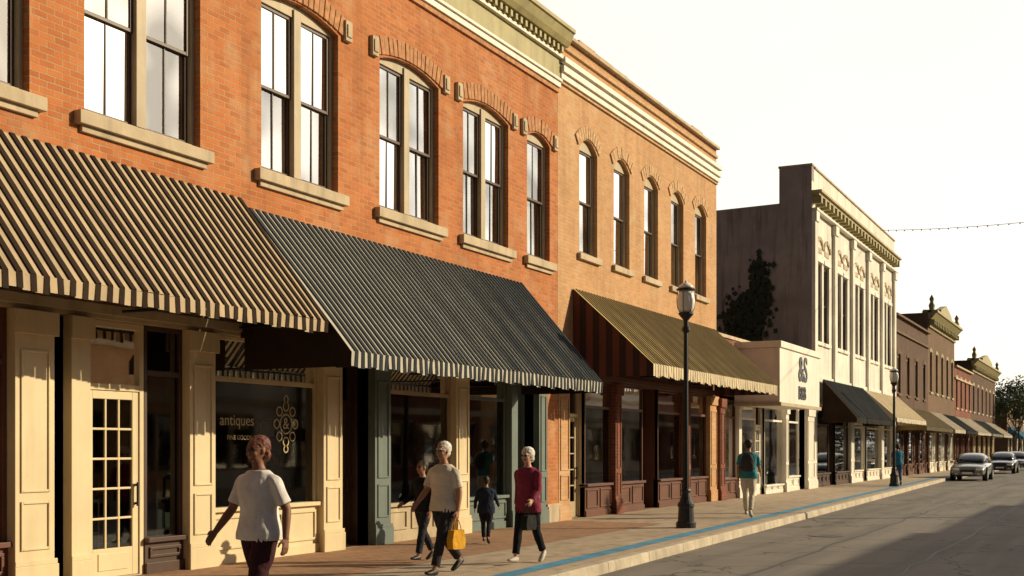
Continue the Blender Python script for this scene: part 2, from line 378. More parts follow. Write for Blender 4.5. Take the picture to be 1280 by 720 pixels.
def awning(name,x0,x1,yw,zt,yf,zb,pitch,ma,mbm,ribw=.5,val=.22,vmat=None,vmat2=None,endm=None,endm2=None,ribh=.018,sag=.0):
    mb=MB(); e=empty(name)
    n=round((x1-x0)/pitch); pitch=(x1-x0)/n
    dy=yf-yw; dz=zb-zt; L=math.hypot(dy,dz); ny,nz=(dz/L,-dy/L)
    if nz<0: ny,nz=-ny,-nz
    S=6
    def pt(x,s,o,ph=0):
        sg=-sag*4*s*(1-s)+.009*math.sin(x*2.3+s*4)*s+.006*math.sin(x*7.1)*s
        return (x,yw+dy*s+ny*(o+sg),zt+dz*s+nz*(o+sg))
    for i in range(n):
        a=x0+i*pitch; m1=a+pitch*(1-ribw); b=a+pitch
        for k in range(S):
            s0=k/S; s1=(k+1)/S
            mb.poly([pt(a,s0,0),pt(m1,s0,0),pt(m1,s1,0),pt(a,s1,0)],ma)
            mb.poly([pt(m1,s0,ribh),pt(b,s0,ribh),pt(b,s1,ribh),pt(m1,s1,ribh)],mbm)
            mb.poly([pt(m1,s0,0),pt(m1,s0,ribh),pt(m1,s1,ribh),pt(m1,s1,0)],mbm)
            mb.poly([pt(b,s0,0),pt(b,s1,0),pt(b,s1,ribh),pt(b,s0,ribh)],mbm)
        if val>0:
            vv=val*(1+.08*math.sin(i*1.7)+U(-.04,.04)); fl=U(-.012,.02)
            mb.poly([(a,yf-.004,zb),(m1,yf-.004,zb),(m1,yf+.004-fl,zb-vv),(a,yf+.004-fl,zb-vv)],vmat or ma)
            mb.poly([(m1,yf-.012,zb+.005),(b,yf-.012,zb+.005),(b,yf-.006-fl,zb-vv*1.04),(m1,yf-.006-fl,zb-vv*1.04)],vmat2 or mbm)
    mb.build('canopy',e,fix=False)
    en=MB(); endm=endm or mbm; endm2=endm2 or endm
    for x in (x0,x1):
        N=12
        for k in range(N):
            s0=k/N; s1=(k+1)/N
            o=.004 if x==x0 else -.004
            y0=yw+dy*s0; y1=yw+dy*s1
            en.poly([(x-o,y0,zt+dz*s0-.005),(x-o,y1,zt+dz*s1-.005),(x-o,y1,zb-(val if val>0 else 0)),(x-o,y0,zb-(val if val>0 else 0))],endm if k%2 else endm2)
    en.build('end_panel',e,fix=False)
    fr=MB()
    q=(x1-x0)/max(1,round((x1-x0)/2.2)); x=x0
    while x<=x1+.01:
        xx=min(max(x,x0+.05),x1-.05)
        fr.rod((xx,yw-.02,zt-.06),(xx,yf+.05,zb-.03),.018,black); fr.rod((xx,yw-.02,zb-.02),(xx,yf+.05,zb-.03),.018,black)
        x+=q
    fr.rod((x0+.02,yf+.03,zb-.03),(x1-.02,yf+.03,zb-.03),.02,black)
    fr.build('frame',e,smooth=True)
    return e
def text(body,loc,rot,size,mat,parent,name,ext=.01,off=0):
    cu=bpy.data.curves.new(name,'FONT'); cu.body=body; cu.size=size; cu.extrude=ext; cu.offset=off; cu.align_x='CENTER'; cu.align_y='CENTER'
    o=bpy.data.objects.new(name,cu); COL.objects.link(o); o.location=loc; o.rotation_euler=rot
    dg=bpy.context.evaluated_depsgraph_get(); me=bpy.data.meshes.new_from_object(o.evaluated_get(dg))
    o2=bpy.data.objects.new(name,me); COL.objects.link(o2); o2.location=loc; o2.rotation_euler=rot; me.materials.clear(); me.materials.append(mat)
    bpy.data.objects.remove(o); o2.parent=parent; return o2
RT=(math.pi/2,0,0)

# ------------------------------------------------------------ Building 1
B1=empty('brick_storefront_building')
mb=MB(); fr=MB(); gl=MB(); bl=MB(); tr=MB()
x0,x1=-3.,23.695; zs,ztp=5.55,8.2
wins=[(1.7,3.7,1),(4.65,6.65,1),(7.55,9.55,1),(10.35,12.35,1),(13.62,15.5,1),(16.68,18.6,1),(19.5,21.35,1),(22.2,23.3,0)]
ops=[(a,b,zs,ztp,.16) for a,b,p in wins]
wall(mb,x0,x1,3.9,10.6,FY,ops,.14,brick1)
shell(mb,x0,x1,0,10.6,FY+.001,14,brick1)
for a,b,p in wins:
    window(fr,gl,bl,a,b,zs,ztp,FY,p,creamD,sash,glassU,rise=.16)
    tr.box(a-.16,b+.16,FY-.11,FY+.1,zs-.16,zs-.003,stone)
    tr.box(a-.08,b+.08,FY-.05,FY-.0,zs-.24,zs-.16,stone)
    voussoirs(tr,a,b,ztp,.16,FY,.30,brickArch,n=int((b-a)*9))
    for q in (a-.30,b+.12):
        tr.box(q,q+.18,FY-.07,FY+.02,ztp-.20,ztp+.12,stone)
        tr.box(q+.03,q+.15,FY-.09,FY-.07,ztp-.14,ztp+.06,stone)
tr.box(x0,x1,FY-.05,FY+.02,9.30,9.40,brickArch)
tr.box(x0,x1,FY-.09,FY+.02,9.40,9.52,white)
tr.box(x0,x1,FY-.13,FY+.02,9.52,9.58,white)
tr.box(x0,x1,FY-.07,FY+.02,9.58,10.02,cornG)
tr.box(x0,x1,FY-.15,FY+.02,10.02,10.10,white)
x=x0+.05
while x<x1-.15:
    tr.box(x,x+.10,FY-.22,FY-.07,10.10,10.24,cornG); x+=.22
tr.box(x0,x1,FY-.07,FY+.02,10.10,10.24,cornD)
tr.prismx([(FY+.02,10.24),(FY-.26,10.24),(FY-.33,10.34),(FY-.40,10.50),(FY-.44,10.52),(FY-.44,10.60),(FY+.4,10.64),(FY+.4,10.24)],x0,x1,cornG)
mb.build('walls',B1); fr.build('window_frames',B1,bevel=.005); gl.build('window_glass',B1); bl.build('window_blinds',B1); tr.build('stone_trim',B1,bevel=.008)
storefront('shopfront',B1,[
 ('pier',-2.9,-2.4,cream),('win',-2.4,.6,creamD),('pier',.6,1.1,cream),('win',1.1,4.2,creamD),('pier',4.2,4.7,cream),('door',4.7,5.8,creamD,.5),('win',5.8,8.3,creamD),
 ('win',8.3,9.33,redp,.5),('pier',9.33,9.88,cream),('door',9.88,10.13,sash,.3),('pier',10.13,10.42,cream),('door',10.42,11.42,cream,0,cream),('win',11.42,12.12,sash,.4),('pier',12.12,12.62,cream),
 ('win',12.62,15.08,cream,.72),('pier',15.08,15.58,cream),('door',15.58,16.5,sash,.35),('pier',16.5,16.98,tealp),
 ('win',16.98,19.2,creamD,.6),('pier',19.2,19.7,cream),('win',19.7,21.45,tealp,.6),('pier',21.45,21.72,tealp),('door',21.72,22.72,tealp,.3),('pier',22.72,23.12,tealp)],FY+.1,3.15,lint=creamD)
pm=MB(); pm.box(23.12,23.69,FY-.03,FY+.35,0,3.897,brick1); pm.box(23.08,23.69,FY-.06,FY-.03,0,.4,stone); pm.build('corner_pier',B1,bevel=.01)
interior(B1,-2.8,23.1,FY+.1,3.3,4.2,3)
eb=MB(); yy=FY+.125
for k in range(8):
    a=k*math.pi/4; eb.ring(14.35+.22*math.cos(a),1.95+.26*math.sin(a),.055,.075,yy,goldM,14)
eb.ring(14.35,1.95,.13,.15,yy,goldM); eb.ring(14.35,2.32,.04,.06,yy,goldM,14); eb.ring(14.35,1.58,.04,.06,yy,goldM,14)
eb.build('window_emblem',B1)
text('&',(14.35,yy,1.95),RT,.24,goldM,B1,'window_letter',.001)
text('antiques',(13.25,yy,1.98),RT,.22,goldM,B1,'window_lettering',.001)
text('FINE GOODS',(13.3,yy,1.74),RT,.09,goldM,B1,'window_lettering_small',.001)

awning('striped_awning',2.0,13.13,FY-.03,5.05,9.4,3.28,.165,awn_cream,awn_dark,.42,.16,awn_cream,awn_dark,awn_dark)
awning('striped_awning',13.22,21.87,FY-.03,4.95,9.08,2.88,.15,awn_pale,awn_slate,.50,.20,awn_pale,awn_slate,awn_dark)

# ------------------------------------------------------------ Building 2
B2=empty('tan_brick_building')
mb=MB(); fr=MB(); gl=MB(); bl=MB(); tr=MB()
x0,x1=23.705,35.2
cs=[25.4,27.47,29.54,31.61,33.68]
ops=[(c-.52,c+.52,6.0,8.66,.26) for c in cs]
wall(mb,x0,x1,3.9,10.6,FY,ops,.14,brick2)
shell(mb,x0,x1,0,10.6,FY+.001,14,brick2)
for c in cs:
    a,b=c-.52,c+.52
    window(fr,gl,bl,a,b,6.0,8.66,FY,0,creamD,sash,glassU,rise=.26,munt=False)
    tr.box(a-.12,b+.12,FY-.09,FY+.1,5.86,5.997,stone)
    voussoirs(tr,a,b,8.66,.26,FY,.27,brickArch2,n=11)
tr.box(x0,x1,FY-.05,FY+.02,9.55,9.62,brickArch2)
tr.box(x0,x1,FY-.10,FY+.02,9.62,9.76,white)
tr.box(x0,x1,FY-.16,FY+.02,9.76,9.90,white)
tr.box(x0,x1,FY-.08,FY+.02,9.90,9.96,cornD)
tr.box(x0,x1,FY-.19,FY+.02,9.96,10.08,white)
tr.box(x0,x1,FY-.06,FY+.02,10.34,10.42,brickArch2)
tr.box(x0,x1,FY-.12,FY+.32,10.60,10.68,stone)
x=x0
while x<x1-1:
    h=U(.0,.05)
    if R()<.6: tr.box(x,x+.95,FY-.08,FY+.25,10.683,10.72+h,brickArch2)
    x+=1
mb.build('walls',B2); fr.build('window_frames',B2,bevel=.005); gl.build('window_glass',B2); bl.build('window_blinds',B2); tr.build('brick_trim',B2,bevel=.008)
storefront('shopfront',B2,[('pier',23.71,24.3,brick2),('door',24.3,25.4,cream,.15,creamD),('win',25.4,27.0,redp,.7),('pier',27.0,27.4,brickR),('win',27.4,29.2,redp,.7),('door',29.2,30.3,redp,.4),('win',30.3,32.2,redp,.7),('pier',32.2,32.7,brickR),('win',32.7,34.5,redp,.7),('pier',34.5,35.19,brick2)],FY+.1,3.15,lint=redp)
interior(B2,24.2,34.6,FY+.1,3.3,4.2,9)
awning('gold_awning',24.47,34.9,FY-.03,5.15,8.98,3.42,.17,awn_gold,awn_olive,.30,.26,val_cream,val_cream,awn_brown,awn_redb)

# ------------------------------------------------------------ low shop with box canopy
B25=empty('low_shop_building')
mb=MB()
x0,x1=35.21,47.78
wall(mb,x0,x1,3.2,5.0,FY,[],.1,brickR)
shell(mb,x0,x1,0,5.0,FY+.001,12,brickR,para=.3)
mb.box(x0,x1,FY-.05,FY+.3,5.003,5.10,stone)
mb.build('walls',B25)
storefront('shopfront',B25,[('pier',35.22,35.7,brickR),('win',35.7,37.2,redp,.6),('pier',37.2,37.5,white),('win',37.5,39.6,white,.25),('door',39.6,40.7,white,.1),('win',40.7,43.2,white,.25),('pier',43.2,43.6,white),('win',43.6,45.6,white,.5),('door',45.6,46.6,white,.2),('pier',46.6,47.7,white)],FY-.0,3.1,gm=glassC,lint=None)
interior(B25,35.7,47.2,FY+.1,3.2,4,4)
sg=MB(); sg.box(36.9,42.4,9.4,FY-.055,2.95,4.85,white)
sg.box(36.84,42.46,9.34,9.40,4.72,4.92,white); sg.box(36.84,42.46,9.34,9.40,2.90,3.02,creamD); sg.box(36.84,36.9,9.40,FY-.06,4.72,4.92,white); sg.box(36.84,36.9,9.40,FY-.06,2.9,3.02,creamD)
sg.build('canopy_box',B25,bevel=.012)
text('&S',(39.9,9.385,4.15),RT,1.15,black,B25,'sign_lettering',off=.02); text('B&B',(39.8,9.385,3.38),RT,.6,black,B25,'sign_lettering_small',off=.012)

# ------------------------------------------------------------ white building
B3=empty('white_commercial_building')
mb=MB(); fr=MB(); gl=MB(); bl=MB(); tr=MB()
x0,x1=47.8,67.3
ww=[]
for g in (49.8,53.6,57.4,61.2,65.0):
    ww+= [(g-1.2,g-.15),(g+.15,g+1.2)]
ops=[(a,b,5.9,9.1,.0) for a,b in ww]
wall(mb,x0,x1,4.2,12.2,FY,ops,.16,whitew)
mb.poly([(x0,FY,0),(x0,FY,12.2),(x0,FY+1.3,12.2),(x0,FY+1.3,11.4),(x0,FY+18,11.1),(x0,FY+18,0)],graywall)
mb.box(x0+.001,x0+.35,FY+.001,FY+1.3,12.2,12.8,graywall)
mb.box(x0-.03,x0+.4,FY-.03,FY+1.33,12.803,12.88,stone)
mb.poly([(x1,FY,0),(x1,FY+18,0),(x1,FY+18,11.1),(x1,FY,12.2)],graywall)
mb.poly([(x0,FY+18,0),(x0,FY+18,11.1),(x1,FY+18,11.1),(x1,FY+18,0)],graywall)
mb.poly([(x0,FY+.3,11.0),(x1,FY+.3,11.0),(x1,FY+18,11.0),(x0,FY+18,11.0)],roofm)
mb.box(x0+.36,x1,FY+.001,FY+.3,11.9,12.75,whitew)
for a,b in ww: window(fr,gl,bl,a,b,5.9,9.1,FY,0,sash,sash,glassS,munt=False)
for g in (47.95,51.7,55.5,59.3,63.1,66.75):
    tr.box(g-.15 if g>48 else g-.13,g+.35,FY-.14,FY+.02,4.3,11.0,whitew)
    tr.box(g-.2 if g>48 else g-.15,g+.4,FY-.2,FY-.0,10.6,11.0,white)
for a,b in ww:
    tr.box(a-.08,b+.08,FY-.09,FY+.05,5.75,5.897,white)
    tr.box(a-.06,b+.06,FY-.07,FY+.02,9.12,9.3,white)
    voussoirs(tr,a+.05,b-.05,10.0,.35,FY,.16,stone,n=7,proud=.06)
    tr.box(a+.15,b-.15,FY-.03,FY+.02,9.5,9.72,stone)
tr.box(x0,x1,FY-.22,FY+.02,11.02,11.12,white)
tr.box(x0,x1,FY-.30,FY+.02,11.6,11.72,cornG)
tr.box(x0,x1,FY-.40,FY+.02,11.72,11.82,stone)
x=x0+.1
while x<x1-.3:
    tr.box(x,x+.25,FY-.36,FY+.0,11.3,11.597,cornG); x+=.75
tr.box(x0,x1,FY-.08,FY+.02,4.2,4.5,white)
tr.box(x0+.42,x1,FY-.06,FY+.34,12.753,12.83,stone)
mb.build('walls',B3,fix=False); fr.build('window_frames',B3); gl.build('window_glass',B3); bl.build('window_blinds',B3); tr.build('trim',B3,bevel=.01)
storefront('shopfront',B3,[('pier',47.82,48.4,whitew),('win',48.4,51.2,sash,.5),('door',51.2,52.4,sash,.3),('win',52.4,55.2,sash,.5),('pier',55.2,56,whitew),('win',56,58.5,white,.5),('door',58.5,59.6,white,.3),('win',59.6,63,white,.5),('pier',63,63.7,whitew),('win',63.7,66.5,white,.5),('pier',66.5,67.28,whitew)],FY+.05,3.3,lint=whitew,ztl=4.2)
interior(B3,48,67,FY+.1,3.4,4,5)
awning('black_awning',48.6,57.0,FY-.25,4.35,9.3,2.8,.3,awn_dark,awn_slate,.4,.2,endm=awn_dark)
awning('white_awning',57.6,66.8,FY-.25,4.3,9.2,3.0,.3,white,val_cream,.4,.2)
iv=MB()
rr=random.Random(5)
for (cy_,cz,sy,sz,n) in ((13.6,6.6,.9,1.0,340),(13.0,8.3,.35,.8,170),(14.2,4.9,1.1,.6,240),(13.1,7.5,.5,.5,130)):
    for i in range(n):
        y=rr.gauss(cy_,sy*.55); z=rr.gauss(cz,sz*.55); s=rr.uniform(.05,.14); x=47.78-abs(rr.gauss(.02,.09))
        if y<11.1: continue
        a=rr.uniform(0,6.28); v=[]
        for k in range(4):
            g=a+k*1.57; v.append((x+rr.uniform(-.05,.03),y+s*math.cos(g),z+s*math.sin(g)*1.2))
        iv.poly(v,leafD)
for k in range(9):
    p=Vector((47.77,rr.uniform(12.6,14.5),4.6)); 
    for j in range(8):
        q=p+Vector((0,rr.uniform(-.2,.2),rr.uniform(.3,.55))); iv.rod(p,q,.014,bark,5); p=q
iv.build('ivy_plant',None,fix=False)

# ------------------------------------------------------------ generic farther buildings
def generic(name,x0,x1,h,m,nw,z0=4.6,wh=2.2,wwid=1.0,y=FY,dep=12,tm=None,cor='plain',aw=None,pc=None):
    e=empty(name); mb=MB(); fr=MB(); gl=MB(); bl=MB(); tr=MB(); tm=tm or stone
    x0+=.01; x1-=.01
    cw=(x1-x0)/max(1,nw); ops=[(x0+cw*(i+.5)-wwid/2,x0+cw*(i+.5)+wwid/2,z0,z0+wh,.15) for i in range(nw)]
    wall(mb,x0,x1,3.4,h,y,ops,.12,m); shell(mb,x0,x1,0,h,y+.001,dep,m)
    for o in ops:
        window(fr,gl,bl,o[0],o[1],o[2],o[3],y,0,creamD,sash,glassS,munt=False,rise=.15)
        tr.box(o[0]-.1,o[1]+.1,y-.08,y+.05,z0-.13,z0-.003,tm)
        voussoirs(tr,o[0],o[1],z0+wh,.15,y,.22,tm,n=7)
    tr.box(x0,x1,y-.12,y+.02,h-.9,h-.78,tm); tr.box(x0,x1,y-.2,y+.35,h+.003,h+.12,tm)
    if cor=='ornate':
        tr.prismx([(y+.02,h-.4),(y-.2,h-.4),(y-.5,h-.05),(y-.6,h),(y-.6,h+.15),(y+.3,h+.2),(y+.3,h+.13),(y+.02,h+.125)],x0,x1,cornG)
        x=x0+.2
        while x<x1-.2: tr.box(x,x+.18,y-.4,y-.01,h-.75,h-.42,cornG); x+=.8
        c=(x0+x1)/2; w=(x1-x0)/2
        tr.prism([(c-w*.45,h+.205),(c+w*.45,h+.205),(c+w*.4,h+.6),(c,h+1.1),(c-w*.4,h+.6)],y-.3,y+.1,cornG)
        for q in (x0+.3,x1-.3): tr.rev([(.16,0),(.2,.3),(.1,.5),(.16,.7),(.02,.95)],cornG,(q,y-.2,h+.2),8)
    mb.build('walls',e); fr.build('window_frames',e); gl.build('window_glass',e); bl.build('window_blinds',e); tr.build('trim',e)
    its=[]; x=x0+.01; n=max(1,round((x1-x0)/4.2)); bw=(x1-x0-.02)/n
    pc=pc or random.choice([cream,redp,tealp,white])
    for i in range(n):
        a=x+i*bw; its+=[('pier',a,a+.45,m),('win',a+.45,a+bw*.62,pc,.6),('door',a+bw*.62,a+bw*.62+1.0,pc,.0),('win',a+bw*.62+1.0,a+bw-.02,pc,.6)]
    storefront('shopfront',e,its,y+.08,3.0,gm=glassS,lint=pc,ztl=3.4)
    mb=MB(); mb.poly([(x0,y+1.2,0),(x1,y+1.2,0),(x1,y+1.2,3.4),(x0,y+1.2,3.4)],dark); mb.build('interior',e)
    if aw:
        for nm,a,b,ma,mc in aw: awning(nm,x0+a,x1-b,y-.03,3.9,y-1.6,2.75,.3,ma,mc,.4,.2)
    return e
generic('brown_brick_building',67.3,80,8.8,brickD,4,tm=brick3,aw=[('brown_awning',.5,.8,awn_brown,awn_olive)],pc=redp)
generic('ornate_cornice_building',80,93.7,10.2,brick3,5,z0=5.2,wh=2.6,tm=cornG,cor='ornate',aw=[('cream_awning',.5,7.5,val_cream,awn_pale),('dark_awning',7,.5,awn_dark,awn_slate)])
generic('red_brick_building',93.7,105,7.6,brickR,4,aw=[('white_awning',.5,.8,val_cream,awn_pale)])
generic('brown_brick_building',105,126,8.8,brickD,6,cor='ornate',aw=[('slate_awning',.5,11,awn_pale,awn_slate),('white_awning',11,.5,val_cream,awn_pale)])
generic('tan_brick_building',140,165,6.8,brick3,7,aw=[('blue_awning',.5,9,awn_slate,blueP)])
generic('gray_plaster_building',165,190,7.6,graywall,7,aw=[('cream_awning',.5,9,val_cream,awn_cream)])
generic('white_commercial_building',190,230,6.6,whitew,10)
def opposite(name,x0,x1,h,m,nw):
    e=empty(name); mb=MB(); fr=MB(); gl=MB(); bl=MB(); tr=MB(); x0+=.01;x1-=.01
    cw=(x1-x0)/nw; ops=[(x0+cw*(i+.5)-1.2,x0+cw*(i+.5)+1.2,.7,2.9,0) for i in range(nw)]
    wall(mb,x0,x1,0,h,0,ops,.12,m); shell(mb,x0,x1,0,h,.001,11,m,para=.4)
    for o in ops: window(fr,gl,bl,o[0],o[1],o[2],o[3],0,1,creamD,sash,glassS,munt=False)
    tr.box(x0,x1,-.15,.02,h-.7,h-.5,stone); tr.box(x0,x1,-.1,.33,h+.003,h+.1,stone); tr.box(x0,x1,-.1,.0,3.2,3.5,creamD)
    for b_,n_ in ((mb,'walls'),(fr,'window_frames'),(gl,'window_glass'),(bl,'window_blinds'),(tr,'trim')):
        b_.v=[(v[0],-8.2-v[1],v[2]-.0) for v in b_.v]; b_.build(n_,e)
x=-24
hs=[5.9,6.1,6.3,6.15,5.7,5.5,5.2,5.3,5.0,5.2,4.8,5.3,5.0,5.1]
for i,h in enumerate(hs):
    w=[11,13,9,14][i%4]; opposite(['red_brick_shop','tan_brick_shop','white_shop'][i%3],x,x+w,h,[brickR,brick2,whitew][i%3],3); x+=w

# ------------------------------------------------------------ ground, road, sidewalks
def cy(x):
    if x<13: return 6.3+(x-13)*.02
    return min(6.3+(x-13)*.035,8.2)
g=MB(); g.poly([(-700,-700,-.16),(700,-700,-.16),(700,700,-.16),(-700,700,-.16)],earth); g.build('ground')
rd=MB()
rd.poly([(-60,-4.8,-.148),(260,-4.8,-.148),(260,9,-.148),(-60,9,-.148)],asphalt)
rd.build('road')
XS=[-60,-10,0,13,30,50,67.3,100,140,260]
sw=MB(); cb=MB(); st=MB(); pv=MB()
for a,b in zip(XS[:-1],XS[1:]):
    sw.poly([(a,cy(a)+.16,0),(b,cy(b)+.16,0),(b,FY+1.1,0),(a,FY+1.1,0)],sidewalkM)
    st.poly([(a,cy(a)+.42,.004),(b,cy(b)+.42,.004),(b,cy(b)+.70,.004),(a,cy(a)+.70,.004)],blueP)
xx=-60.
while xx<200:
    a,b=xx+.006,xx+1.794
    cb.poly([(a,cy(a)-.01,-.15),(b,cy(b)-.01,-.15),(b,cy(b)-.0,-.02),(a,cy(a)-.0,-.02)],concrete_curb)
    cb.poly([(a,cy(a),-.02),(b,cy(b),-.02),(b,cy(b)+.025,.003),(a,cy(a)+.025,.003)],concrete_curb)
    cb.poly([(a,cy(a)+.025,.003),(b,cy(b)+.025,.003),(b,cy(b)+.17,.003),(a,cy(a)+.17,.003)],concrete_curb)
    xx+=1.8
pv.poly([(-10,8.6,.004),(24,8.6,.004),(24,FY+.1,.004),(-10,FY+.1,.004)],paverM)
sw.build('sidewalk'); cb.build('kerb'); st.build('blue_painted_line'); pv.build('brick_paving')
sw2=MB(); sw2.box(-60,260,-9.5,-4.9,-.155,0,sidewalkM); sw2.box(-60,260,-4.9,-4.75,-.155,.003,concrete_curb); sw2.build('sidewalk')
ln=MB()
for k in range(-6,40):
    ln.poly([(k*6,.55,-.144),(k*6+3,.55,-.144),(k*6+3,.67,-.144),(k*6,.67,-.144)],yellowP)
ln.build('road_marking')
tp=MB()
def seam(p,q,w,n=40):
    pts=[]
    for i in range(n+1):
        t=i/n; x=p[0]+(q[0]-p[0])*t; y=p[1]+(q[1]-p[1])*t+.10*noise.noise(Vector((x*.6,p[1],0)))+.03*noise.noise(Vector((x*4,1,0)))
        pts.append((x,y,w*(.6+.6*abs(noise.noise(Vector((x*2,7,0)))))))
    for a,b in zip(pts[:-1],pts[1:]): tp.poly([(a[0],a[1]-a[2],-.144),(b[0],b[1]-b[2],-.144),(b[0],b[1]+b[2],-.144),(a[0],a[1]+a[2],-.144)],tarm)
seam((8,4.55),(90,4.9),.035,160); seam((14,2.7),(60,2.6),.03,90)
tp.build('tar_seams')
mh=MB(); mh.rev([(.34,0),(.34,.008),(.30,.010)],black,(24,5.2,-.148),24); mh.build('manhole_cover')

# ------------------------------------------------------------ street lamps
def lamp(x,y,h=4.95):
    e=empty('street_lamp',(x,y,0)); mb=MB()
    mb.rev([(.20,0),(.20,.10),(.165,.13),(.15,.40),(.17,.43),(.165,.48),(.11,.56),(.085,.70),(.10,.74),(.085,.78)],black,seg=16)
    mb.rev([(.068,.75),(.055,2.2),(.048,h-1.0)],black,seg=16,rib=.12)
    mb.rev([(.05,h-1.05),(.085,h-1.0),(.085,h-.95),(.05,h-.9),(.05,h-.80),(.10,h-.74),(.15,h-.68),(.15,h-.65),(.02,h-.645)],black,seg=16)
    mb.build('post',e,smooth=False)
    gb=MB(); gb.rev([(.12,h-.645),(.165,h-.55),(.18,h-.42),(.165,h-.28),(.13,h-.2)],globeM,seg=20); gb.build('lantern_globe',e,smooth=True)
    cg=MB(); cg.rev([(.17,h-.205),(.195,h-.19),(.195,h-.17),(.17,h-.16)],black,seg=20)
    for k in range(6):
        a=k*math.pi/3; 
        for (r0,z0,r1,z1) in ((.125,h-.645,.172,h-.55),(.172,h-.55,.187,h-.42),(.187,h-.42,.175,h-.2)):
            cg.rod((r0*math.cos(a),r0*math.sin(a),z0),(r1*math.cos(a),r1*math.sin(a),z1),.006,black,5)
    cg.build('lantern_cage',e)
    cp=MB(); cp.rev([(.165,h-.16),(.14,h-.11),(.07,h-.06),(.03,h-.04),(.03,h-.02),(.012,h)],globeM,seg=20)
    cp.build('lantern_cap',e,smooth=True)
lamp(23.0,7.75); lamp(51.5,8.35)

# ------------------------------------------------------------ cable
cbm=MB(); A=Vector((62,10.7,12.5)); Bp=Vector((40,-8.0,9.5)); prev=None; N=40
for i in range(N+1):
    t=i/N; p=A.lerp(Bp,t)-Vector((0,0,.5*4*t*(1-t)))
    if prev is not None: cbm.rod(prev,p,.012,black,5)
    if 0<i<N: cbm.rev([(.01,-.07),(.03,-.04),(.02,0)],black,tuple(p),6)
    prev=p
cbm.build('overhead_cable')
pl=MB(); pl.rev([(.15,-.15),(.13,5),(.10,9.9)],bark,(40,-8.0,0),12); pl.box(39.95,40.05,-8.9,-7.1,9.3,9.42,bark); pl.build('utility_pole')

# ------------------------------------------------------------ trees
def tree(x,y,h,cr,seed,n=2600):
    rr=random.Random(seed); e=empty('street_tree',(x,y,0)); tb=MB()
    def limb(p,d,L,r,lv,tips):
        q=p+d*L; k=3; a=p
        for i in range(k):
            b=p.lerp(q,(i+1)/k)+Vector((rr.uniform(-1,1),rr.uniform(-1,1),0))*.04*L
            tb.rod(a,b,r*(1-.2*i),bark,7); a=b
        if lv==0: tips.append(a); return
        for i in range(3):
            nd=(d+Vector((rr.uniform(-1,1),rr.uniform(-1,1),rr.uniform(-.1,.7)))*.8).normalized()
            limb(a,nd,L*rr.uniform(.6,.8),r*.55,lv-1,tips)
    tips=[]; limb(Vector((0,0,-.02)),Vector((0,0,1)),h*.36,.14,3,tips)
    tb.build('trunk',e)
    lf=MB()
    for i in range(n):
        c=rr.choice(tips); o=Vector((rr.gauss(0,1),rr.gauss(0,1),rr.gauss(0,.8)))*cr*.22; p=c+o; s=rr.uniform(.08,.2)
        u=Vector((rr.uniform(-1,1),rr.uniform(-1,1),rr.uniform(-1,1))).normalized(); v=u.orthogonal().normalized()
        lf.poly([p-u*s,p-v*s*.5,p+u*s,p+v*s*.5],leafM)
    lf.build('crown',e,fix=False)
tree(129,9.4,7.5,3.2,1); tree(136,9.4,9.0,3.4,2); tree(150,9.0,7.5,2.6,3)
dt=MB(); rr=random.Random(8)
for i in range(9000):
    x=rr.uniform(268,285); y=rr.uniform(-40,40); top=9+3*noise.noise(Vector((y*.15,x*.1,0)))+2*noise.noise(Vector((y*.5,3,1)))
    z=rr.uniform(0,1)**.7*top; s=rr.uniform(.3,.7); u=Vector((rr.uniform(-1,1),rr.uniform(-1,1),rr.uniform(-1,1))).normalized(); v=u.orthogonal().normalized(); p=Vector((x,y,z))
    dt.poly([p-u*s,p-v*s*.6,p+u*s,p+v*s*.6],leafM)
dt.build('distant_trees',None,fix=False)

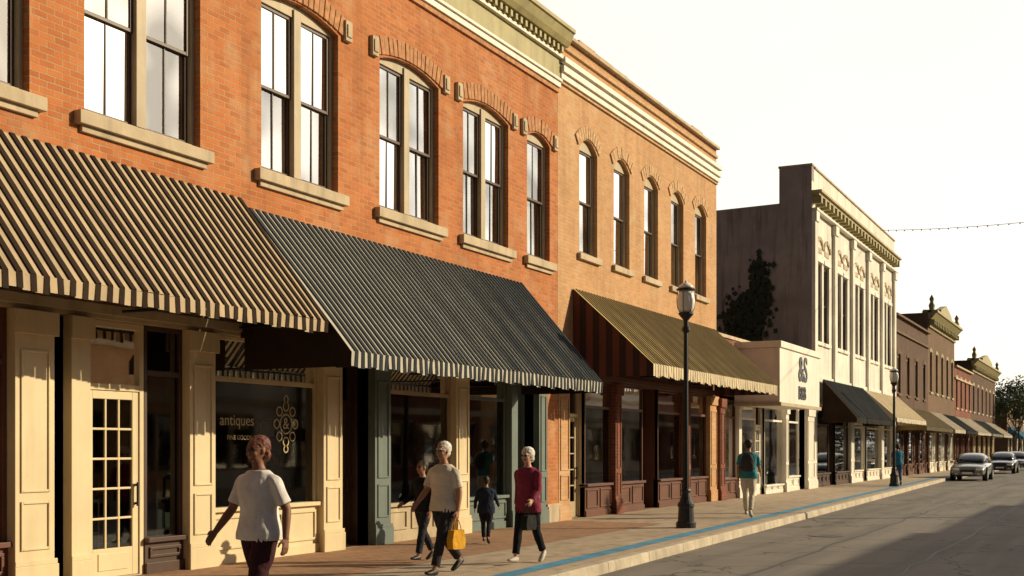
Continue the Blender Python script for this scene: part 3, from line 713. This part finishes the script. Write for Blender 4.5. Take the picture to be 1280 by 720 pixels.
# ------------------------------------------------------------ cars
def car(x,y,col,facing=-1,name='parked_car'):
    paint=M('car_paint',col,.25,.05,1,0,stain=0,coat=1,spec=.6)
    gls=M('car_glass',(.02,.022,.025),.06,.05,2,0,stain=0,spec=1)
    tyre=M('tyre',(.02,.02,.02),.8,.05,4,0,stain=0); lampm=M('headlight',(.75,.75,.72),.1,.05,4,0,stain=0,coat=1)
    redm=M('tail_light',(.3,.02,.02),.2,.05,4,0,stain=0,coat=1)
    e=empty(name,(x,y,-.148)); e.rotation_euler=(0,0,0 if facing>0 else math.pi)
    def loft(st,ring,mat,nm,matf=None):
        mb=MB()
        rings=[ring(s) for s in st]; n=len(rings[0])
        for i in range(len(rings)-1):
            for j in range(n):
                k=(j+1)%n
                mm=matf(i,j,n) if matf else mat
                mb.poly([rings[i][j],rings[i][k],rings[i+1][k],rings[i+1][j]],mm)
        mb.poly(list(reversed(rings[0])),mat); mb.poly(rings[-1],mat)
        o=mb.build(nm,e,smooth=True)
        bm=bmesh.new(); bm.from_mesh(o.data); bmesh.ops.remove_doubles(bm,verts=bm.verts,dist=.0005); bmesh.ops.recalc_face_normals(bm,faces=bm.faces); bm.to_mesh(o.data); bm.free()
        md=o.modifiers.new('s','SUBSURF'); md.levels=1; md.render_levels=1
        return o
    st=[(-2.3,.40,.72,.74),(-2.25,.28,.92,.82),(-1.9,.22,.98,.88),(-1.2,.2,.97,.91),(0,.2,.95,.92),(1.0,.2,.93,.91),(1.6,.22,.86,.89),(2.05,.25,.78,.84),(2.25,.30,.68,.76),(2.3,.36,.55,.70)]
    def ring(s):
        X,zb,zt,w=s; h=[(0,zb),(w*.85,zb),(w*.98,zb+.1),(w,zb+(zt-zb)*.55),(w*.965,zt-.07),(w*.84,zt),(w*.4,zt+.03)]
        return [(X,a,b) for a,b in h]+[(X,0,zt+.035)]+[(X,-a,b) for a,b in reversed(h[1:])]
    loft(st,ring,paint,'body')
    cst=[(-1.85,.94,.96),(-1.2,.94,1.36),(-.6,.94,1.45),(.1,.94,1.46),(.5,.94,1.40),(1.25,.90,.93)]
    def cring(s):
        X,zb,zt=s; k=(zt-zb)/.52; w=.80; wt=w-.17*k
        h=[(w,zb),(w*.5+wt*.5,(zb+zt)/2),(wt,zt-.03*k),(wt*.7,zt+.01)]
        return [(X,0,zb-.02)]+[(X,a,b) for a,b in h]+[(X,0,zt+.03*k)]+[(X,-a,b) for a,b in reversed(h)]
    def cm(i,j,n):
        if i in (1,2,3) and j in (3,4,5,6): return paint
        return gls
    loft(cst,cring,gls,'cabin',cm)
    w=MB()
    for wx in (-1.4,1.42):
        for sy in (-1,1):
            y0=sy*.70; y1=sy*.925
            w.rod((wx,y0,.33),(wx,y1,.33),.33,tyre,24); w.rod((wx,y1-sy*.02,.33),(wx,y1+sy*.012,.33),.21,alum,16); w.rod((wx,sy*.68,.36),(wx,sy*.915,.36),.385,black,24)
    w.build('wheels',e)
    d=MB()
    for sy in (-1,1):
        d.box(2.17,2.285,sy*.42,sy*.70,.56,.68,lampm); d.box(-2.3,-2.22,sy*.5,sy*.76,.68,.82,redm)
        d.box(.75,.92,sy*.88,sy*1.03,.93,1.05,paint)
        d.box(2.2,2.30,sy*.48,sy*.62,.34,.40,lampm)
    d.box(2.22,2.32,-.36,.36,.44,.60,black); d.box(2.315,2.33,-.26,.26,.36,.47,lampm); d.box(-2.33,-2.29,-.26,.26,.5,.62,lampm)
    d.build('lights_and_trim',e,bevel=.015)
car(69.3,7.15,(.22,.22,.22)); car(89,7.2,(.03,.03,.035)); car(101,7.2,(.05,.05,.055))

# ------------------------------------------------------------ people
def catmull(pts,n):
    out=[]
    P=[pts[0]]+list(pts)+[pts[-1]]
    for i in range(1,len(P)-2):
        for k in range(n):
            t=k/n; a,b,c,d=P[i-1],P[i],P[i+1],P[i+2]
            out.append(.5*((2*b)+(-a+c)*t+(2*a-5*b+4*c-d)*t*t+(-a+3*b-3*c+d)*t**3))
    out.append(P[-2]); return out
class Body:
    def __init__(s): s.v=[]; s.f=[]; s.lab=[]
    def tube(s,path,rad,label,fwd=(1,0,0),seg=16,n=5,fold=0):
        pts=[Vector(p) for p in path]; L=[Vector((*r,0)) for r in rad]
        c=catmull(pts,n); r=catmull(L,n); fwd=Vector(fwd); b=len(s.v); m=len(c)
        for i in range(m):
            t=(c[min(i+1,m-1)]-c[max(i-1,0)]).normalized()
            sd=t.cross(fwd)
            if sd.length<1e-3: sd=t.orthogonal()
            sd.normalize(); f=sd.cross(t)
            for j in range(seg):
                a=2*math.pi*j/seg
                k=1
                if fold:
                    q=c[i]+sd*math.cos(a)*.1+f*math.sin(a)*.1
                    k=1+fold*noise.noise(Vector((q.x*13,q.y*13,q.z*7)))*2
                s.v.append(c[i]+(sd*math.cos(a)*r[i].x+f*math.sin(a)*r[i].y)*k); s.lab.append(label)
        for i in range(m-1):
            for j in range(seg):
                k=(j+1)%seg; s.f.append((b+i*seg+j,b+i*seg+k,b+(i+1)*seg+k,b+(i+1)*seg+j))
        for (o,rev,e,dirn) in ((b,True,c[0],c[0]-c[1]),(b+(m-1)*seg,False,c[-1],c[-1]-c[-2])):
            ci=len(s.v); rr_=min(r[0 if rev else -1].x,r[0 if rev else -1].y)*.2
            s.v.append(e+dirn.normalized()*rr_); s.lab.append(label)
            for j in range(seg):
                k=(j+1)%seg; s.f.append((o+k,o+j,ci) if rev else (o+j,o+k,ci))
    def ell(s,c,r,label,seg=18,rings=12,nz=0,nsc=20):
        b=len(s.v); c=Vector(c)
        for i in range(1,rings):
            ph=math.pi*i/rings
            for j in range(seg):
                th=2*math.pi*j/seg; d=Vector((math.sin(ph)*math.cos(th),math.sin(ph)*math.sin(th),math.cos(ph)))
                k=1+nz*noise.noise(d*nsc*.15+c)
                s.v.append(c+Vector((d.x*r[0],d.y*r[1],d.z*r[2]))*k); s.lab.append(label)
        for i in range(rings-2):
            for j in range(seg):
                k=(j+1)%seg; s.f.append((b+i*seg+j,b+(i+1)*seg+j,b+(i+1)*seg+k,b+i*seg+k))
        t=len(s.v); s.v.append(c+Vector((0,0,r[2]))); s.lab.append(label); q=len(s.v); s.v.append(c-Vector((0,0,r[2]))); s.lab.append(label)
        for j in range(seg):
            k=(j+1)%seg; s.f.append((t,b+j,b+k)); s.f.append((q,b+(rings-2)*seg+k,b+(rings-2)*seg+j))
def person(name,loc,head,height,cols,vox=.007,legs=(22,6,-18,20),arms=((-18,12),(20,25)),sleeve='short',fem=1,hair='short',pack=False,bag=None,coat=False,stout=1.0,glasses=False,armout=.17):
    B=Body(); rad=math.radians
    st=stout
    tor=[(.86,.165,.125),(.94,.178,.138),(1.05,.158,.124),(1.15,.154,.122),(1.28,.170,.128),(1.37,.178,.118),(1.43,.158,.090),(1.462,.105,.074)]
    if fem: tor=[(.86,.172,.130),(.94,.184,.142),(1.05,.156,.122),(1.15,.147,.120),(1.28,.160,.138),(1.37,.165,.118),(1.43,.146,.088),(1.462,.10,.072)]
    lean=.02
    hem=.78 if coat else .865
    hw=.194 if fem else .186
    B.tube([(0,0,.84),(0,0,.90),(0,0,.96)],[(.12*st,.09*st),(.155*st,.11*st),(.14*st,.10*st)],'pants')
    T=[(lean*(z-.9),0,z) for z,a,b in tor]; RR=[(a*st if z<1.4 else a,b*st if z<1.4 else b) for z,a,b in tor]
    T=[(0,0,hem),(0,0,hem+.02)]+T[1:]; RR=[(hw*st,.150*st),((hw+.001)*st,.151*st)]+[(a+.008,b+.008) for a,b in RR[1:]]
    B.tube(T,RR,'top',fold=.025,n=8,seg=30)
    hx=.02
    B.tube([(hx-.015,0,1.43),(hx-.01,0,1.475),(hx,0,1.515),(hx+.01,0,1.58)],[(.066,.058),(.060,.057),(.050,.052),(.052,.055)],'skin')
    B.ell((hx+.01,0,1.645),(.096,.076,.108),'skin'); B.ell((hx+.035,0,1.585),(.062,.056,.058),'skin'); B.ell((hx+.075,0,1.545),(.022,.025,.018),'skin')
    B.ell((hx+.112,0,1.612),(.018,.013,.015),'skin'); B.tube([(hx+.100,0,1.66),(hx+.110,0,1.635),(hx+.118,0,1.615)],[(.010,.010),(.012,.012),(.013,.013)],'skin',n=3,seg=8)
    B.ell((hx+.094,0,1.577),(.011,.025,.008),'lip')
    for sy in (-1,1):
        B.ell((hx+.010,sy*.080,1.63),(.018,.010,.030),'skin'); B.ell((hx+.093,sy*.032,1.643),(.010,.013,.007),'eye')
        B.ell((hx+.096,sy*.032,1.664),(.008,.018,.004),'brow')
        B.ell((hx+.07,sy*.038,1.605),(.028,.022,.022),'skin')
        if glasses: B.ell((hx+.104,sy*.033,1.643),(.005,.022,.017),'eye')
    k=1.12 if hair=='curly' else 1.02
    B.ell((hx-.024,0,1.676),(.098*k,.090*k,.094*k),'hair',seg=26,rings=18,nz=.14,nsc=60)
    if hair in('curly','bob'): B.ell((hx-.05,0,1.60),(.062,.088,.075),'hair',nz=.2,nsc=60)
    else: B.ell((hx-.045,0,1.61),(.052,.072,.06),'hair',nz=.1,nsc=60)
    for sy,h,kn in ((1,legs[0],legs[1]),(-1,legs[2],legs[3])):
        hp=Vector((0,sy*.086,.90)); a=rad(h); k2=rad(h-kn)
        K=hp+Vector((math.sin(a),sy*.0,-math.cos(a)))*.42; A=K+Vector((math.sin(k2),-sy*.02,-math.cos(k2)))*.40
        mid=hp.lerp(K,.5); c2=K.lerp(A,.3); 
        B.tube([hp+Vector((0,0,.0)),hp.lerp(K,.2),mid,K,c2,K.lerp(A,.7),K.lerp(A,.9)],[(.086*st,.092*st),(.092*st,.10*st),(.085*st,.092*st),(.065,.068),(.064,.068),(.058,.062),(.058,.062)],'pants',fold=.05,n=6)
        B.tube([K.lerp(A,.86),K.lerp(A,.94),A],[(.034,.036),(.034,.036),(.034,.036)],'skin')
        pitch=rad(-8) if h>0 else rad(28)
        if abs(h)<6: pitch=0
        fd=Vector((math.cos(pitch),sy*.08,-math.sin(pitch))).normalized(); up=Vector((math.sin(pitch),0,math.cos(pitch)))
        b0=A-up*.045
        B.tube([b0-fd*.055-up*.0,b0-fd*.02+up*.005,b0+fd*.06-up*.005,b0+fd*.13-up*.018,b0+fd*.185-up*.022],[(.028,.035),(.036,.046),(.042,.040),(.044,.028),(.030,.018)],'shoe',fwd=tuple(up),n=4)
    grips={}
    for sy,(a_,e_) in ((1,arms[0]),(-1,arms[1])):
        S=Vector((lean*.5,sy*.170*(.5+.5*st),1.388)); a=rad(a_); out=armout
        d1=Vector((math.sin(a),sy*out,-math.cos(a))).normalized(); E=S+d1*.285
        a2=rad(a_+e_); d2=Vector((math.sin(a2),sy*(out-.15),-math.cos(a2))).normalized(); W=E+d2*.25
        if sleeve=='short':
            B.tube([S.lerp(E,.62),S.lerp(E,.85),E,E.lerp(W,.35),W],[(.044,.047),(.041,.043),(.038,.040),(.039,.039),(.025,.028)],'skin' ,n=6)
            B.tube([S+Vector((0,-sy*.06,.0)),S+d1*.03,S.lerp(E,.45),S.lerp(E,.80)],[(.050,.062),(.058,.064),(.057,.061),(.062,.065)],'top',fold=.05,n=6)
        else:
            B.tube([E.lerp(W,.84),E.lerp(W,.93),W],[(.027,.030),(.027,.029),(.025,.028)],'skin' ,n=6)
            B.tube([S+Vector((0,-sy*.06,.0)),S+d1*.03,S.lerp(E,.5),E,E.lerp(W,.5),E.lerp(W,.93)],[(.050,.062),(.058,.064),(.053,.057),(.049,.052),(.044,.046),(.040,.042)],'top',fold=.06,n=6)
        nrm=Vector((0,-sy,0)); nrm=(nrm-d2*nrm.dot(d2)).normalized(); sd=d2.cross(nrm)
        if sd.x<0: sd=-sd
        B.tube([W-d2*.01,W+d2*.03,W+d2*.085],[(.024,.018),(.036,.015),(.040,.012)],'skin',fwd=tuple(nrm),n=4,seg=12)
        curl=.9 if (bag and ((bag[0]=='L')==(sy==1))) else .35
        for q,(o,l) in enumerate(((.029,.070),(.010,.078),(-.010,.072),(-.028,.056))):
            p=W+d2*.078+sd*o; dd=d2.copy(); pts=[p]; 
            for s_ in (.45,.32,.23):
                ang=curl*(.6 if s_==.45 else 1.0); dd=(dd*math.cos(ang)+nrm*math.sin(ang)).normalized()
                p=p+dd*l*s_; pts.append(p)
            B.tube(pts,[(.0095,.0095),(.009,.009),(.008,.008),(.0065,.0065)],'skin',n=3,seg=8,fwd=tuple(sd))
        tp=W+d2*.02+sd*.028; td=(sd*.75+d2*.65+nrm*.25).normalized(); td2=(d2*.85+sd*.25+nrm*.4).normalized()
        B.tube([tp,tp+td*.032,tp+td*.032+td2*.028,tp+td*.032+td2*.048],[(.013,.013),(.011,.011),(.010,.010),(.007,.007)],'skin',n=3,seg=8)
        grips[sy]=W+d2*.10+nrm*.012
    if pack:
        B.tube([(-.15,0,1.05),(-.19,0,1.12),(-.20,0,1.3),(-.16,0,1.42)],[(.13,.06),(.15,.085),(.14,.08),(.09,.04)],'pack',n=5,fold=.03)
        for sy in (-1,1): B.tube([(-.10,sy*.09,1.42),(.0,sy*.105,1.455),(.09,sy*.11,1.40),(.13,sy*.11,1.28)],[(.02,.012)]*4,'pack',n=4,seg=8)
    zmin=min(v.z for v in B.v)
    s=height/(1.765-zmin)
    V=[Vector((v.x,v.y,v.z-zmin))*s for v in B.v]
    me=bpy.data.meshes.new(name); me.from_pydata([tuple(v) for v in V],[],B.f); me.update()
    bm=bmesh.new(); bm.from_mesh(me); bmesh.ops.recalc_face_normals(bm,faces=bm.faces); bm.to_mesh(me); bm.free()
    o=bpy.data.objects.new(name,me); COL.objects.link(o)
    md=o.modifiers.new('r','REMESH'); md.mode='VOXEL'; md.voxel_size=vox; md.use_smooth_shade=True
    m2=o.modifiers.new('s','SMOOTH'); m2.factor=.5; m2.iterations=2
    dg=bpy.context.evaluated_depsgraph_get(); nm=bpy.data.meshes.new_from_object(o.evaluated_get(dg))
    o.modifiers.clear(); o.data=nm; bpy.data.meshes.remove(me); nm.name=name
    kd=kdtree.KDTree(len(V))
    for i,v in enumerate(V): kd.insert(v,i)
    kd.balance()
    labs=['skin','hair','top','pants','shoe','eye','lip','brow','pack']
    nm.materials.clear()
    for l in labs: nm.materials.append(cols[l])
    for p in nm.polygons:
        _,i,_=kd.find(p.center); p.material_index=labs.index(B.lab[i]); p.use_smooth=True
    o.location=loc; o.rotation_euler=(0,0,math.radians(head))
    if bag:
        side=1 if bag[0]=='L' else -1; g=grips[side]; g=Vector((g.x,g.y,g.z-zmin))*s
        bg=MB(); m=bag[1]; w,h,t=bag[2],bag[3],.05
        pts=[(g.x-w*.38,g.z-.14),(g.x+w*.38,g.z-.14),(g.x+w*.5,g.z-.14-h*.55),(g.x+w*.46,g.z-.14-h*.93),(g.x+w*.36,g.z-.14-h),(g.x-w*.36,g.z-.14-h),(g.x-w*.46,g.z-.14-h*.93),(g.x-w*.5,g.z-.14-h*.55)]
        bg.prism(pts,g.y-t,g.y+t,m)
        for yy in (-.03,.03):
            pr=None
            for k in range(9):
                an=math.pi*k/8; p=(g.x+math.cos(an)*w*.24,g.y+yy*(1-math.sin(an)),g.z-.14+math.sin(an)*.15)
                if pr: bg.rod(pr,p,.007,m,6)
                pr=p
        bo=bg.build('handbag',None,bevel=.02); bo.parent=o
    return o
def cloth(n,c): return M(n,c,.9,.12,6,.8,11,stain=0,spec=.15,bd=.03)
def skinm(n,c): return M(n,c,.55,.06,12,.05,120,stain=0,spec=.35)
hairW=M('white_hair',(.72,.69,.63),.6,.15,40,.6,120,stain=0); hairR=M('auburn_hair',(.13,.03,.014),.5,.3,40,.6,120,stain=0); hairB=M('dark_hair',(.02,.015,.012),.5,.3,40,.6,120,stain=0)
sk1=skinm('brown_skin',(.20,.09,.05)); sk2=skinm('fair_skin',(.50,.28,.19)); sk3=skinm('tan_skin',(.35,.18,.11))
eye=M('eye_dark',(.02,.015,.012),.2,.1,5,0,stain=0); lip=M('lips',(.33,.11,.09),.5,.1,9,0,stain=0); shoeB=M('dark_shoe',(.02,.018,.016),.5,.2,8,0,stain=0); shoeW=M('light_shoe',(.45,.42,.38),.6,.1,8,0,stain=0)
def cset(skin,hair,top,pants,shoe,pack=None):
    return dict(skin=skin,hair=hair,top=cloth('top_cloth',top),pants=cloth('trouser_cloth',pants),shoe=shoe,eye=eye,lip=lip,brow=hair,pack=cloth('pack_cloth',pack or (.05,.05,.05)))
person('walking_woman',(7.95,6.38,.003),172,1.70,cset(sk1,hairR,(.70,.66,.64),(.05,.018,.022),shoeB),.0065,(18,6,-15,16),((-16,26),(14,26)),'short',1,'bob',stout=1.18,armout=.28)
person('walking_man',(13.2,7.65,.003),170,1.68,cset(sk3,hairW,(.62,.55,.46),(.03,.028,.035),shoeB),.0075,(24,8,-18,24),((-8,18),(18,30)),'short',0,'short',stout=1.15,bag=('L',cloth('yellow_bag',(.60,.31,.03)),.26,.24))
person('walking_woman',(14.9,7.3,.004),176,1.60,cset(sk2,hairW,(.20,.03,.06),(.012,.012,.016),shoeW),.0075,(-14,20,20,6),((14,40),(-20,30)),'long',1,'curly',coat=True,stout=1.08,bag=('L',cloth('black_bag',(.02,.02,.02)),.28,.2),glasses=True)
person('walking_boy',(14.5,8.75,.006),165,1.42,cset(sk3,hairB,(.02,.02,.024),(.03,.03,.04),shoeB),.008,(16,6,-14,16),((-12,30),(12,50)),'long',0,'short',stout=1.05)
person('walking_child',(17.6,9.4,.006),20,1.12,cset(sk3,hairB,(.02,.028,.05),(.02,.02,.03),shoeB),.008,(10,6,-10,10),((-8,30),(8,40)),'long',0,'short',stout=1.3,coat=True,armout=.3)
person('walking_man',(27.0,7.6,.003),8,1.80,cset(sk3,hairB,(.05,.24,.28),(.60,.55,.46),shoeW),.009,(16,6,-12,14),((-10,20),(14,45)),'short',0,'short',pack=True,stout=1.12)
person('walking_woman',(53.3,8.5,.003),20,1.78,cset(sk2,hairB,(.04,.20,.32),(.04,.10,.18),shoeB),.012,(16,6,-14,16),((-12,30),(12,40)),'short',1,'bob',stout=1.2)

# ------------------------------------------------------------ light
sunv=Vector((.70,-1,.50)).normalized()
el=math.asin(sunv.z); az=math.atan2(sunv.x,sunv.y)
W=bpy.data.worlds.new('World'); sc.world=W; W.use_nodes=True
t=NT(W.node_tree); bg=t.n['Background']
sky=t.node('ShaderNodeTexSky',sky_type='NISHITA'); sky.sun_disc=False; sky.sun_elevation=el; sky.sun_rotation=az; sky.dust_density=3.0; sky.air_density=1.0
tc=t.node('ShaderNodeTexCoord')
dp=t.node('ShaderNodeVectorMath',operation='DOT_PRODUCT'); t.link(tc.outputs['Generated'],dp.inputs[0]); dp.inputs[1].default_value=Vector((1,-.10,.20)).normalized()
hz=t.mapr(dp.outputs['Value'],.48,.88,.0,1.0)
cl=t.mapr(t.noise(t.scalevec(tc.outputs['Generated'],1,1,3),1.6,3,.55),.3,.7,.96,1.04)
hz=t.math('MULTIPLY',hz,cl)
sv=t.node('ShaderNodeVectorMath',operation='SCALE'); t.link(sky.outputs[0],sv.inputs[0]); sv.inputs['Scale'].default_value=.034
hv=t.node('ShaderNodeVectorMath',operation='SCALE'); hv.inputs[0].default_value=(1.05,.98,.85); t.link(hz,hv.inputs['Scale'])
ad=t.node('ShaderNodeVectorMath',operation='ADD'); t.link(sv.outputs[0],ad.inputs[0]); t.link(hv.outputs[0],ad.inputs[1])
t.link(ad.outputs[0],bg.inputs['Color']); bg.inputs['Strength'].default_value=1
sl=bpy.data.lights.new('sun','SUN'); sl.energy=5.0; sl.angle=math.radians(.5); sl.color=(1,.84,.56)
so=bpy.data.objects.new('sun',sl); COL.objects.link(so); so.rotation_euler=(-sunv).to_track_quat('-Z','Y').to_euler(); so.location=(0,0,30)

cam=bpy.data.cameras.new('camera'); co=bpy.data.objects.new('camera',cam); COL.objects.link(co)
co.location=(0,0,1.6); co.rotation_euler=(math.pi/2,0,math.radians(-63.13)); cam.lens=42.19; cam.sensor_width=36; cam.shift_y=.156
cam.clip_end=3000; cam.clip_start=.05; sc.camera=co
